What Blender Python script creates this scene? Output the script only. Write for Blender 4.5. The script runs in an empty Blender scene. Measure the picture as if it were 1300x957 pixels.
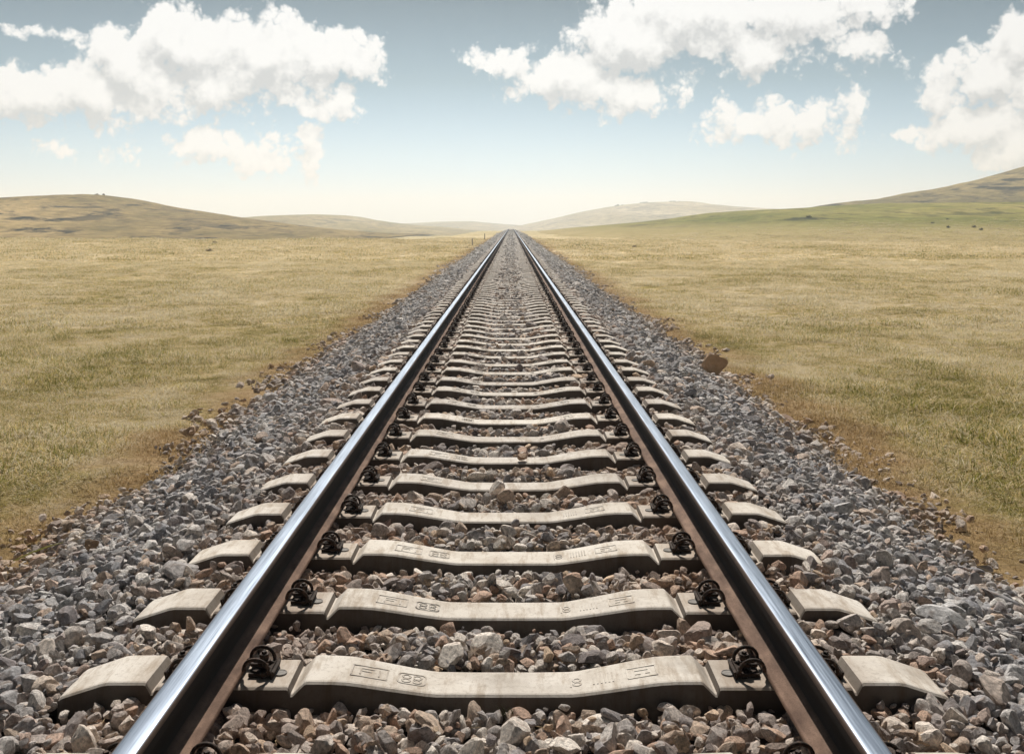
import bpy, bmesh, math, random
import numpy as np
from mathutils import Vector, Matrix, Euler

random.seed(7)
rng = np.random.default_rng(11)
scene = bpy.context.scene
COL = scene.collection

# ------------------------------------------------------------------ measures (metres, rail top at z = 0)
CAMZ = 1.212
FPX = 1298.0            # focal length in pixels of a 1300 px wide picture
VPX, VPY = 649.0, 286.0
RAIL_C = 0.869          # rail centre, broad gauge 1.668
RAIL_H = 0.160
SEAT = -0.172
PITCH = 0.60
FIRST = 2.57            # centre of the nearest sleeper
N_PARTS, N_SINGLE, N_ALL = 56, 300, 760
GROUND = -0.70


def sm(a, b, x):
    t = np.clip((np.asarray(x, float) - a) / (b - a), 0, 1)
    return t * t * (3 - 2 * t)


def drop(y):
    y = np.asarray(y, float)
    t = np.maximum(y - 335.0, 0)
    return -np.where(t < 220, t * t / 6000.0, 220 * 220 / 6000.0 + (t - 220) * 0.0733)


def bed_z(x):           # cross profile of the ballast surface
    a = np.abs(np.asarray(x, float))
    z = np.interp(a, [0, 0.55, 0.8, 1.05, 1.35, 1.62, 2.1, 2.6, 3.0],
                  [-0.275, -0.268, -0.262, -0.262, -0.255, -0.262, -0.44, -0.655, -0.72])
    return z


# ------------------------------------------------------------------ value noise for terrain
def make_noise(seed):
    r = np.random.default_rng(seed)
    tab = r.random((256, 256))

    def n(x, y):
        x = np.asarray(x, float); y = np.asarray(y, float)
        xi = np.floor(x).astype(int); yi = np.floor(y).astype(int)
        fx = x - xi; fy = y - yi
        fx = fx * fx * (3 - 2 * fx); fy = fy * fy * (3 - 2 * fy)
        a = tab[xi & 255, yi & 255]; b = tab[(xi + 1) & 255, yi & 255]
        c = tab[xi & 255, (yi + 1) & 255]; d = tab[(xi + 1) & 255, (yi + 1) & 255]
        return (a * (1 - fx) + b * fx) * (1 - fy) + (c * (1 - fx) + d * fx) * fy - 0.5
    return n


NZ = make_noise(3)


def fbm(x, y, oct=4, gain=0.5):
    v = 0; a = 1.0
    for i in range(oct):
        v = v + a * NZ(x * 2 ** i + 17.3 * i, y * 2 ** i + 9.1 * i); a *= gain
    return v


def ground_z(x, y):
    x = np.asarray(x, float); y = np.asarray(y, float)
    z = GROUND + drop(y)
    off = sm(3.0, 9.0, np.abs(x))
    z = z + off * (0.10 * fbm(x * 0.11, y * 0.11, 3) + 0.05 * fbm(x * 0.6, y * 0.6, 2))
    left = sm(-9, -20, x) if False else sm(9, 20, -x)
    z = z - left * 2.0 * sm(116, 170, y + 10 * NZ(x * 0.04, 0.3) + 3 * NZ(x * 0.3, 1.3))
    z = z + left * (0.30 + 0.7 * NZ(x * 0.045, 7.7) + 0.35 * NZ(x * 0.21, 2.2)) * sm(60, 114, y)
    # a rough shallow rim where the turf meets the stones
    z = z + 0.05 * np.exp(-((np.abs(x) - 3.0) / 0.5) ** 2) * (0.4 + 2 * NZ(y * 0.9, x * 0.9))
    return z


# ------------------------------------------------------------------ node helpers
class NT:
    def __init__(self, tree):
        self.t = tree; self.n = tree.nodes; self.l = tree.links

    def add(self, typ, **kw):
        nd = self.n.new(typ)
        for k, v in kw.items():
            setattr(nd, k, v)
        return nd

    def put(self, sock, v):
        if v is None:
            return
        if isinstance(v, bpy.types.NodeSocket):
            self.l.new(v, sock)
        else:
            sock.default_value = v

    def math(self, op, a, b=None, c=None, clamp=False):
        nd = self.add('ShaderNodeMath', operation=op, use_clamp=clamp)
        self.put(nd.inputs[0], a); self.put(nd.inputs[1], b); self.put(nd.inputs[2], c)
        return nd.outputs[0]

    def vmath(self, op, a, b=None, out=0):
        nd = self.add('ShaderNodeVectorMath', operation=op)
        self.put(nd.inputs[0], a); self.put(nd.inputs[1], b)
        return nd.outputs[out]

    def scale(self, a, s):
        nd = self.add('ShaderNodeVectorMath', operation='SCALE')
        self.put(nd.inputs[0], a); self.put(nd.inputs['Scale'], s)
        return nd.outputs[0]

    def noise(self, vec, scale, detail=4, rough=0.55, dist=0.0, out='Fac', dim='3D'):
        nd = self.add('ShaderNodeTexNoise', noise_dimensions=dim)
        self.put(nd.inputs['Vector'], vec); nd.inputs['Scale'].default_value = scale
        nd.inputs['Detail'].default_value = detail; nd.inputs['Roughness'].default_value = rough
        nd.inputs['Distortion'].default_value = dist
        return nd.outputs[out]

    def voronoi(self, vec, scale, feature='F1', out='Distance', smooth=None, dim='3D'):
        nd = self.add('ShaderNodeTexVoronoi', feature=feature, voronoi_dimensions=dim)
        self.put(nd.inputs['Vector'], vec); nd.inputs['Scale'].default_value = scale
        if smooth is not None:
            nd.inputs['Smoothness'].default_value = smooth
        return nd.outputs[out]

    def ramp(self, fac, stops, interp='LINEAR'):
        nd = self.add('ShaderNodeValToRGB'); cr = nd.color_ramp; cr.interpolation = interp
        while len(cr.elements) < len(stops):
            cr.elements.new(0.5)
        for e, (p, c) in zip(cr.elements, stops):
            e.position = p; e.color = (*c, 1) if len(c) == 3 else c
        self.put(nd.inputs[0], fac)
        return nd.outputs[0]

    def mapr(self, v, a, b, c=0.0, d=1.0, smooth=False):
        nd = self.add('ShaderNodeMapRange', interpolation_type='SMOOTHSTEP' if smooth else 'LINEAR')
        self.put(nd.inputs[0], v)
        for i, q in enumerate((a, b, c, d)):
            nd.inputs[i + 1].default_value = q
        return nd.outputs[0]

    def mix(self, f, a, b, blend='MIX'):
        nd = self.add('ShaderNodeMix', data_type='RGBA', blend_type=blend)
        self.put(nd.inputs[0], f)
        for s, v in ((nd.inputs[6], a), (nd.inputs[7], b)):
            if isinstance(v, tuple) and len(v) == 3:
                v = (*v, 1)
            self.put(s, v)
        return nd.outputs[2]

    def sep(self, v):
        nd = self.add('ShaderNodeSeparateXYZ'); self.put(nd.inputs[0], v); return nd.outputs

    def comb(self, x, y, z):
        nd = self.add('ShaderNodeCombineXYZ')
        for s, v in zip(nd.inputs, (x, y, z)):
            self.put(s, v)
        return nd.outputs[0]

    def bump(self, h, strength=0.5, dist=0.01):
        nd = self.add('ShaderNodeBump')
        self.put(nd.inputs['Strength'], strength); nd.inputs['Distance'].default_value = dist
        self.put(nd.inputs['Height'], h)
        return nd.outputs[0]

    def pos(self):
        return self.add('ShaderNodeNewGeometry').outputs['Position']

    def obj_rand(self):
        return self.add('ShaderNodeObjectInfo').outputs['Random']

    def obj_loc(self):
        return self.add('ShaderNodeObjectInfo').outputs['Location']

    def objc(self):
        return self.add('ShaderNodeTexCoord').outputs['Object']

    def attr(self, name, out='Fac'):
        nd = self.add('ShaderNodeAttribute'); nd.attribute_name = name; return nd.outputs[out]


def material(name):
    m = bpy.data.materials.new(name); m.use_nodes = True
    m.node_tree.nodes.clear()
    t = NT(m.node_tree)
    out = t.add('ShaderNodeOutputMaterial')
    return m, t, out


def principled(t, out, col, rough=0.8, normal=None, metal=0.0, spec=0.3):
    p = t.add('ShaderNodeBsdfPrincipled')
    t.put(p.inputs['Base Color'], (*col, 1) if isinstance(col, tuple) and len(col) == 3 else col)
    t.put(p.inputs['Roughness'], rough); t.put(p.inputs['Metallic'], metal)
    p.inputs['Specular IOR Level'].default_value = spec
    if normal is not None:
        t.put(p.inputs['Normal'], normal)
    t.l.new(p.outputs[0], out.inputs[0])
    return p


# ------------------------------------------------------------------ materials
def mat_concrete():
    m, t, o = material('weathered_concrete')
    P = t.objc(); r = t.obj_rand()
    seed = t.comb(t.math('MULTIPLY', r, 71.0), t.math('MULTIPLY', r, 37.0), t.math('MULTIPLY', r, 13.0))
    V = t.vmath('ADD', P, seed)
    n1 = t.noise(V, 5.0, 6, 0.6); n2 = t.noise(V, 60.0, 5, 0.7); n3 = t.noise(V, 260.0, 3, 0.6)
    col = t.ramp(n1, [(0.28, (0.56, 0.505, 0.445)), (0.5, (0.76, 0.72, 0.665)), (0.72, (0.84, 0.81, 0.77))])
    col = t.mix(t.mapr(n2, 0.52, 0.72, 0, 0.55), col, (0.34, 0.295, 0.25))
    pits = t.mapr(t.voronoi(V, 55.0), 0.05, 0.13, 1, 0)
    pits = t.math('MULTIPLY', pits, t.mapr(n1, 0.48, 0.62, 0, 0.6))
    col = t.mix(pits, col, (0.16, 0.14, 0.12))
    streak = t.noise(t.vmath('MULTIPLY', V, (6.0, 1.2, 1.0)), 4.0, 5, 0.7)
    col = t.mix(t.mapr(streak, 0.50, 0.66, 0, 0.65), col, (0.40, 0.32, 0.24))
    blot = t.noise(V, 1.6, 5, 0.7)
    col = t.mix(t.mapr(blot, 0.52, 0.70, 0, 0.6), col, (0.36, 0.32, 0.28))
    # rust and brake dust near the rail seats
    x = t.math('ABSOLUTE', t.sep(P)[0])
    near = t.mapr(t.math('ABSOLUTE', t.math('SUBTRACT', x, RAIL_C)), 0.10, 0.30, 1, 0, True)
    col = t.mix(t.math('MULTIPLY', near, t.mapr(n1, 0.3, 0.7, 0.35, 0.85)), col, (0.30, 0.215, 0.155))
    col = t.mix(1.0, col, t.ramp(r, [(0, (0.82, 0.80, 0.79)), (1, (1.05, 1.03, 1.0))]), 'MULTIPLY')
    # steep sides: dirt plus shade painted into the colour, fading with distance
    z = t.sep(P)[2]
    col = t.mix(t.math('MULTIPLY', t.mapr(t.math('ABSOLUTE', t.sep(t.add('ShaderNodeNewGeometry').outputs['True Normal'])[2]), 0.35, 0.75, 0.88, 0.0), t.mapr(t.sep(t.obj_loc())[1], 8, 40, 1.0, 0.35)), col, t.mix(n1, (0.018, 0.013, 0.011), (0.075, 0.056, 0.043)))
    h = t.math('ADD', t.math('MULTIPLY', n2, 0.6), t.math('MULTIPLY', n3, 0.5))
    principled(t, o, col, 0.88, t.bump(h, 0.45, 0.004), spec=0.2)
    return m


def mat_rust():
    m, t, o = material('rusted_rail_steel')
    P = t.pos(); s = t.vmath('MULTIPLY', P, (1.0, 0.35, 1.0))
    n1 = t.noise(s, 14, 6, 0.65); n2 = t.noise(P, 180, 4, 0.7)
    col = t.ramp(n1, [(0.3, (0.10, 0.055, 0.037)), (0.5, (0.21, 0.13, 0.092)), (0.7, (0.36, 0.235, 0.17))])
    col = t.mix(t.mapr(n2, 0.5, 0.75, 0, 0.6), col, (0.05, 0.03, 0.022))
    # shade below the head is painted into the web colour above the foot
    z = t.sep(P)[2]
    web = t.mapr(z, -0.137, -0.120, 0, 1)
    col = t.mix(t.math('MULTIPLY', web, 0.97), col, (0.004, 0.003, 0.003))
    principled(t, o, col, 0.8, t.bump(n2, 0.5, 0.002), spec=0.25)
    return m


def mat_polish():
    m, t, o = material('polished_rail_head')
    P = t.pos()
    s = t.vmath('MULTIPLY', P, (1.0, 0.012, 1.0))
    n1 = t.noise(s, 160, 4, 0.7); n2 = t.noise(P, 40, 5, 0.7); n3 = t.noise(t.vmath('MULTIPLY', P, (1, 0.1, 1)), 8, 3)
    col = t.ramp(n1, [(0.3, (0.145, 0.175, 0.225)), (0.7, (0.255, 0.30, 0.37))])
    spots = t.mapr(t.voronoi(t.vmath('MULTIPLY', P, (1, 0.5, 1)), 30.0), 0.03, 0.06, 1, 0)
    spots = t.math('MULTIPLY', spots, t.mapr(n2, 0.5, 0.6, 0, 0.7))
    col = t.mix(spots, col, (0.10, 0.075, 0.06))
    # the sides of the head keep a brown film
    rx = t.math('ABSOLUTE', t.math('SUBTRACT', t.math('ABSOLUTE', t.sep(P)[0]), RAIL_C))
    film = t.mapr(t.math('ADD', rx, t.math('MULTIPLY', t.math('SUBTRACT', n3, 0.5), 0.008)), 0.0255, 0.0300, 0, 1)
    col = t.mix(film, col, t.mix(n2, (0.03, 0.02, 0.016), (0.11, 0.065, 0.045)))
    rough = t.math('ADD', t.mapr(n1, 0.3, 0.7, 0.27, 0.42), t.math('MULTIPLY', film, 0.35))
    metal = t.mapr(film, 0, 1, 1.0, 0.1)
    principled(t, o, col, rough, t.bump(n1, 0.06, 0.001), metal=metal)
    return m


def mat_clip():
    m, t, o = material('oily_spring_steel')
    P = t.pos(); n = t.noise(P, 90, 4, 0.7)
    col = t.ramp(n, [(0.35, (0.012, 0.009, 0.007)), (0.52, (0.040, 0.024, 0.017)), (0.68, (0.14, 0.08, 0.052))])
    principled(t, o, col, 0.75, t.bump(n, 0.6, 0.002), metal=0.0)
    return m


def mat_stone(name='ballast_stone', tint=None):
    m, t, o = material(name)
    r = t.obj_rand(); P = t.objc(); L = t.obj_loc()
    V = t.vmath('ADD', P, t.comb(t.math('MULTIPLY', r, 51.0), t.math('MULTIPLY', r, 23.0), r))
    col = t.ramp(r, [(0.0, (0.36, 0.35, 0.35)), (0.17, (0.50, 0.48, 0.465)), (0.33, (0.45, 0.37, 0.305)),
                     (0.46, (0.24, 0.245, 0.265)), (0.58, (0.60, 0.565, 0.525)), (0.70, (0.43, 0.305, 0.24)),
                     (0.80, (0.70, 0.665, 0.62)), (0.90, (0.17, 0.165, 0.18)), (0.96, (0.52, 0.40, 0.29))], 'CONSTANT')
    lx = t.math('ABSOLUTE', t.sep(L)[0])
    rust = t.math('MULTIPLY', t.mapr(t.math('ABSOLUTE', t.math('SUBTRACT', lx, 0.80)), 0.10, 0.55, 0.85, 0.22),
                  t.mapr(t.noise(L, 1.3, 3), 0.3, 0.7, 0.45, 1.0))
    col = t.mix(t.math('MULTIPLY', rust, 0.75), col, t.mix(r, (0.26, 0.16, 0.105), (0.58, 0.43, 0.33)))
    # cool clean shoulder, dusty toe
    shoulder = t.math('MULTIPLY', t.mapr(lx, 1.2, 1.6, 0, 1), t.mapr(lx, 2.0, 2.7, 1, 0))
    col = t.mix(t.math('MULTIPLY', shoulder, 0.75), col, t.ramp(t.math('FRACT', t.math('MULTIPLY', r, 7.0)), [(0.0, (0.22, 0.235, 0.27)), (0.25, (0.34, 0.35, 0.375)), (0.5, (0.46, 0.465, 0.475)), (0.68, (0.30, 0.31, 0.335)), (0.8, (0.58, 0.57, 0.565)), (0.9, (0.44, 0.345, 0.285))], 'CONSTANT'))
    col = t.mix(t.math('MULTIPLY', t.mapr(lx, 2.4, 3.0, 0, 1), 0.5), col, (0.42, 0.31, 0.22))
    n1 = t.noise(V, 4.5, 6, 0.72); n2 = t.noise(V, 17, 5, 0.75); n3 = t.noise(V, 1.5, 4)
    col = t.mix(1.0, col, t.ramp(n1, [(0.28, (0.41, 0.405, 0.40)), (0.46, (1.14, 1.12, 1.10)), (0.66, (2.0, 1.95, 1.89))]), 'MULTIPLY')
    col = t.mix(t.mapr(n2, 0.56, 0.70, 0, 0.55), col, (0.74, 0.71, 0.67))
    col = t.mix(t.mapr(n3, 0.52, 0.68, 0, 0.5), col, (0.22, 0.14, 0.095))
    col = t.mix(t.mapr(t.sep(L)[1], 9, 60, 0, 0.8), col, t.mix(r, (0.52, 0.50, 0.48), (0.92, 0.885, 0.85)))   # haze glow painted into the colour of farther stones
    if tint:
        col = t.mix(0.8, col, t.mix(n1, tuple(0.55 * c for c in tint), tint))
    h = t.math('ADD', t.math('MULTIPLY', n1, 1.0), t.math('MULTIPLY', n2, 0.45))
    principled(t, o, col, 0.85, t.bump(h, 0.8, 0.007), spec=0.25)
    return m


def mat_bed():
    m, t, o = material('ballast_bed_dirt')
    P = t.pos()
    v = t.add('ShaderNodeTexVoronoi'); t.put(v.inputs['Vector'], P); v.inputs['Scale'].default_value = 17
    c = t.sep(v.outputs['Color'])[0]
    col = t.ramp(c, [(0, (0.13, 0.125, 0.125)), (0.3, (0.27, 0.25, 0.235)), (0.55, (0.21, 0.17, 0.14)), (0.8, (0.36, 0.345, 0.33)), (1, (0.2, 0.2, 0.21))])
    col = t.mix(t.mapr(v.outputs['Distance'], 0.25, 0.62, 0, 0.9), col, (0.035, 0.03, 0.027))
    # close to the camera the bed colour carries the shade of gaps between the stones
    col = t.mix(t.mapr(t.sep(P)[1], 30, 110, 0, 0.6), col, (0.50, 0.48, 0.46))  # distant bed paled with painted haze glow
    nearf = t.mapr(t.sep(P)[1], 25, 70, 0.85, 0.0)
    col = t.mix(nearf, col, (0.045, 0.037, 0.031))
    h = t.math('SUBTRACT', 1.0, v.outputs['Distance'])
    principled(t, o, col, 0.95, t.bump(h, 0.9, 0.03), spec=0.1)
    return m


def grass_color(t, P, fine, straw_bias):
    """patchy moorland turf: straw, olive and green drifts"""
    big = t.noise(t.vmath('MULTIPLY', P, (1, 0.45, 1)), 0.09, 5, 0.6)
    mid = t.noise(t.vmath('MULTIPLY', P, (1, 0.6, 1)), 0.5, 5, 0.62)
    tuft = t.noise(P, 2.4, 4, 0.65)
    mixv = t.math('ADD', t.math('MULTIPLY', t.math('SUBTRACT', big, 0.5), 0.65), t.math('MULTIPLY', t.math('SUBTRACT', mid, 0.5), 0.95))
    mixv = t.math('ADD', t.math('ADD', mixv, t.mapr(t.sep(P)[1], 5, 30, 0.455, 0.60)), t.math('MULTIPLY', t.math('SUBTRACT', tuft, 0.5), 0.95))
    mixv = t.math('ADD', mixv, t.math('MULTIPLY', t.math('SUBTRACT', fine, 0.5), straw_bias))
    return mixv


def edge_brown(t, P):
    ax = t.math('ABSOLUTE', t.sep(P)[0])
    n = t.noise(P, 1.1, 4, 0.6)
    return t.mapr(t.math('ADD', ax, t.math('MULTIPLY', t.math('SUBTRACT', n, 0.5), 2.2)), 2.7, 3.7, 1, 0, True)


def mat_ground():
    m, t, o = material('dry_turf_ground')
    P = t.pos()
    S = t.vmath('MULTIPLY', P, (1, 0.4, 1))
    f1 = t.noise(P, 9, 6, 0.7); f2 = t.noise(P, 45, 5, 0.75)
    f3 = t.noise(S, 1.6, 6, 0.7)
    g = grass_color(t, P, f1, 0.55)
    col = t.ramp(g, [(0.26, (0.22, 0.20, 0.06)), (0.40, (0.50, 0.42, 0.14)), (0.52, (0.84, 0.66, 0.36)), (0.68, (0.93, 0.80, 0.56))])
    col = t.mix(1.0, col, t.ramp(f3, [(0.3, (0.68, 0.66, 0.62)), (0.62, (1.15, 1.13, 1.1))]), 'MULTIPLY')
    col = t.mix(t.mapr(f2, 0.5, 0.72, 0, 0.55), col, (0.10, 0.075, 0.035))
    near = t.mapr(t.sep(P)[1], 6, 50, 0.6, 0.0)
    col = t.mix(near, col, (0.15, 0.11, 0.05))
    col = t.mix(t.math('MULTIPLY', edge_brown(t, P), 0.75), col, t.mix(f1, (0.28, 0.175, 0.09), (0.56, 0.39, 0.22)))
    col = t.mix(t.mapr(t.sep(P)[1], 110, 220, 0, 0.45), col, (0.40, 0.36, 0.17))
    h = t.math('ADD', f1, t.math('MULTIPLY', f2, 0.5))
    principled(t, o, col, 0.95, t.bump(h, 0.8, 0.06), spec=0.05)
    return m


def mat_blade():
    m, t, o = material('dry_grass_blades')
    L = t.obj_loc(); a = t.attr('tint'); hgt = t.attr('along')
    g = grass_color(t, L, t.noise(L, 5, 3), 0.35)
    k = t.math('ADD', t.math('MULTIPLY', t.math('SUBTRACT', a, 0.5), 0.50), g)
    col = t.ramp(k, [(0.22, (0.17, 0.19, 0.035)), (0.35, (0.47, 0.43, 0.11)), (0.45, (0.86, 0.67, 0.335)), (0.58, (0.95, 0.81, 0.53)), (0.76, (0.92, 0.86, 0.68))])
    col = t.mix(t.math('MULTIPLY', edge_brown(t, L), 0.8), col, t.mix(a, (0.36, 0.215, 0.10), (0.72, 0.53, 0.31)))
    col = t.mix(1.0, col, t.ramp(hgt, [(0, (0.6, 0.57, 0.52)), (0.6, (1, 1, 1))]), 'MULTIPLY')
    d = t.add('ShaderNodeBsdfDiffuse'); tr = t.add('ShaderNodeBsdfTranslucent'); mx = t.add('ShaderNodeMixShader')
    t.put(d.inputs[0], col); t.put(tr.inputs[0], col); mx.inputs[0].default_value = 0.42
    t.l.new(d.outputs[0], mx.inputs[1]); t.l.new(tr.outputs[0], mx.inputs[2]); t.l.new(mx.outputs[0], o.inputs[0])
    return m


def mat_hill(name, lo, mid, hi, dark, scale, darkness=0.5, foot=False):
    m, t, o = material(name)
    P = t.pos(); S = t.vmath('MULTIPLY', P, (1.0, 0.35, 4.0))
    n1 = t.noise(S, scale, 7, 0.62, 0.6); n2 = t.noise(S, scale * 3.3, 7, 0.66, 0.3); n3 = t.noise(P, scale * 14, 5, 0.7)
    n4 = t.noise(S, scale * 9, 5, 0.65)
    k = t.math('ADD', t.math('MULTIPLY', n1, 0.6), t.math('MULTIPLY', n2, 0.4))
    col = t.ramp(k, [(0.36, lo), (0.5, mid), (0.62, hi)])
    d = t.math('MULTIPLY', t.mapr(n2, 0.50, 0.60, 0, 1, True), t.mapr(n1, 0.42, 0.56, 0.2, 1))
    col = t.mix(t.math('MULTIPLY', d, darkness), col, dark)
    sp = t.math('MULTIPLY', t.mapr(n4, 0.54, 0.64, 0, 1), t.mapr(n2, 0.42, 0.56, 0.1, 0.9))
    col = t.mix(t.math('MULTIPLY', sp, darkness), col, tuple(0.6 * c for c in dark))
    col = t.mix(1.0, col, t.ramp(n3, [(0.3, (0.62, 0.62, 0.62)), (0.65, (1.25, 1.24, 1.22))]), 'MULTIPLY')
    if foot:   # the slope runs out into the straw of the field
        f = t.mapr(t.math('ADD', t.sep(P)[2], t.math('MULTIPLY', t.math('SUBTRACT', n1, 0.5), 3.0)), -0.9, 2.2, 1, 0, True)
        col = t.mix(f, col, t.mix(n4, (0.36, 0.29, 0.12), (0.62, 0.50, 0.265)))
    principled(t, o, col, 0.95, t.bump(t.math('ADD', n4, t.math('MULTIPLY', n3, 0.4)), 0.9, 1.2), spec=0.05)
    return m


def mat_plain(name, c0, c1, scale=20, rough=0.85, bump=0.3):
    m, t, o = material(name)
    n = t.noise(t.objc(), scale, 5, 0.65)
    principled(t, o, t.mix(t.mapr(n, 0.3, 0.7), c0, c1), rough, t.bump(n, bump, 0.005))
    return m


M_CONC = mat_concrete(); M_RUST = mat_rust(); M_POL = mat_polish(); M_CLIP = mat_clip()
M_STONE = mat_stone(); M_BED = mat_bed(); M_GROUND = mat_ground(); M_BLADE = mat_blade()
M_TWIG = mat_plain('dry_stalk', (0.30, 0.20, 0.10), (0.58, 0.45, 0.27), 60)
M_PLATE = mat_plain('rusty_guide_plate', (0.014, 0.010, 0.008), (0.065, 0.042, 0.03), 50)
M_CAP = mat_plain('grey_bolt_cap', (0.20, 0.19, 0.18), (0.34, 0.32, 0.30), 80)


# ------------------------------------------------------------------ object helpers
def link(name, me, mats=(), parent=None):
    o = bpy.data.objects.new(name, me); COL.objects.link(o)
    if me is not None:
        for m in mats:
            me.materials.append(m)
    if parent is not None:
        o.parent = parent
    return o


def tag(o, label=None, cat=None, group=None, kind=None):
    for k, v in (('label', label), ('category', cat), ('group', group), ('kind', kind)):
        if v:
            o[k] = v
    return o


def mesh_from(name, verts, faces, smooth=False):
    me = bpy.data.meshes.new(name)
    me.from_pydata([tuple(map(float, v)) for v in verts], [], [tuple(map(int, f)) for f in faces])
    me.update()
    if smooth:
        me.polygons.foreach_set('use_smooth', [True] * len(me.polygons))
    return me


def grid_mesh(name, X, Y, Z, smooth=True):
    nr, nc = X.shape
    v = np.stack([X.ravel(), Y.ravel(), Z.ravel()], 1)
    i = np.arange(nr * nc).reshape(nr, nc)
    f = np.stack([i[:-1, :-1].ravel(), i[:-1, 1:].ravel(), i[1:, 1:].ravel(), i[1:, :-1].ravel()], 1)
    me = bpy.data.meshes.new(name)
    me.vertices.add(len(v)); me.vertices.foreach_set('co', v.ravel().astype(np.float32))
    me.loops.add(f.size); me.loops.foreach_set('vertex_index', f.ravel().astype(np.int32))
    me.polygons.add(len(f)); me.polygons.foreach_set('loop_start', np.arange(0, f.size, 4, dtype=np.int32))
    me.update(calc_edges=True); me.validate()
    if smooth:
        me.polygons.foreach_set('use_smooth', [True] * len(me.polygons))
    return me


# ------------------------------------------------------------------ ground, ballast bed, hills
def build_ground():
    r = np.concatenate([np.linspace(0.3, 30, 90), np.geomspace(30.6, 400, 190)[0:], np.geomspace(410, 9000, 40)])
    th = np.concatenate([np.linspace(-math.pi, -0.75, 60), np.linspace(-0.74, 0.74, 300), np.linspace(0.75, math.pi, 60)])
    R, T = np.meshgrid(r, th, indexing='ij')
    X = R * np.sin(T); Y = R * np.cos(T)
    Z = ground_z(X, Y)
    me = grid_mesh('ground', X, Y, Z)
    o = link('ground', me, [M_GROUND]); tag(o, kind='structure', label='dry moorland turf on both sides of the railway')
    # close the centre
    return o


def build_bed():
    xs = np.concatenate([np.linspace(-3.0, 3.0, 61)])
    ys = np.concatenate([np.arange(-4, 30, 0.5), np.arange(30, 335, 6), np.arange(335, 560, 4)])
    Yg, Xg = np.meshgrid(ys, xs, indexing='ij')
    edge = sm(1.7, 2.6, np.abs(Xg))
    Z = bed_z(Xg) + drop(Yg) + edge * 0.07 * NZ(Xg * 1.7, Yg * 1.7) - 0.03
    me = grid_mesh('ballast_bed', Xg[:, ::1], Yg, Z)
    o = link('ballast_bed', me, [M_BED]); tag(o, kind='structure', label='raised bed of crushed stone under the track')


def build_hill(name, prof, D, Y0, base, mat, rough, label, back=1.0, wav=30.0, flat=1.0, nx=260, ny=70, name_arr=None):
    px = np.array([p[0] for p in prof], float); row = np.array([p[1] for p in prof], float)
    Xk = (px - VPX) / FPX * D; Hk = (VPY - row) / FPX * D + CAMZ - base
    Hk = np.maximum(Hk, 0)
    x = np.linspace(Xk[0], Xk[-1], nx)
    # smooth interpolation of the ridge line
    h = np.interp(x, Xk, Hk)
    k = max(3, nx // 50)
    ker = np.hanning(2 * k + 1); ker /= ker.sum()
    h = np.convolve(np.pad(h, k, mode='edge'), ker, mode='valid')
    s = np.concatenate([np.linspace(0, 1, ny), 1 + back * np.linspace(0.03, 1, ny // 3)])
    S, Xg = np.meshgrid(s, x, indexing='ij')
    Hh = np.broadcast_to(h, S.shape)
    Yg = Y0 + S * (D - Y0)
    Xs = Xg * (0.55 + 0.45 * np.minimum(S, 1)) if False else Xg
    shape = np.where(S <= 1, np.power(np.clip(S, 0, 1), flat) * (1.0) , 1 - sm(1, 1 + back, S))
    shape = np.where(S <= 1, shape * shape * (3 - 2 * shape), shape)
    und = fbm(Xg / wav, Yg / wav, 5, 0.55)
    Z = base + Hh * shape + und * rough * np.minimum(Hh * 0.25, 1.0) * np.clip(S * 2, 0, 1) * np.where(S <= 1, 1 - 0.6 * S, 0.4)
    Z = Z - 0.5 * (1 - np.clip(S * 8, 0, 1))
    me = grid_mesh(name, Xg, Yg, Z)
    o = link(name, me, [mat]); tag(o, label=label, kind='structure')

    if name_arr is not None:
        def arr(X, Y):
            fi = np.clip((X - x[0]) / (x[-1] - x[0]) * (nx - 1), 0, nx - 1.001); fj = np.clip((Y - Y0) / (D - Y0) * (ny - 1), 0, ny - 1.001)
            i = fi.astype(int); j = fj.astype(int); a = fi - i; b = fj - j
            z = (Z[j, i] * (1 - a) + Z[j, i + 1] * a) * (1 - b) + (Z[j + 1, i] * (1 - a) + Z[j + 1, i + 1] * a) * b
            return np.where((X < x[0]) | (Y < Y0), -99.0, z)
        name_arr.append(arr)

    def height(X, Y):
        s_ = (Y - Y0) / (D - Y0)
        i = int(np.argmin(np.abs(x - X))); j = int(np.argmin(np.abs(s - s_)))
        return float(Z[j, i])
    return height


build_ground(); build_bed()
MH_L = mat_hill('moor_hillside_olive', (0.15, 0.125, 0.04), (0.36, 0.265, 0.11), (0.60, 0.45, 0.225), (0.016, 0.016, 0.006), 0.022, 1.0)
MH_L2 = mat_hill('moor_hillside_pale', (0.24, 0.21, 0.09), (0.42, 0.34, 0.17), (0.58, 0.48, 0.28), (0.10, 0.09, 0.04), 0.016, 0.6)  # haze over the far hills painted in as a paler base
MH_G = mat_hill('moor_hillside_green', (0.14, 0.165, 0.035), (0.31, 0.285, 0.085), (0.58, 0.46, 0.20), (0.05, 0.066, 0.016), 0.022, 1.0, True)
MH_B = mat_hill('moor_hillside_brown', (0.13, 0.11, 0.04), (0.31, 0.24, 0.10), (0.54, 0.42, 0.21), (0.022, 0.018, 0.011), 0.018, 1.0)
MH_T = mat_hill('moor_hillside_tor', (0.34, 0.30, 0.18), (0.52, 0.45, 0.30), (0.70, 0.62, 0.46), (0.24, 0.21, 0.14), 0.010, 0.6)  # base colour whitened to stand for haze on the tor hill

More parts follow.
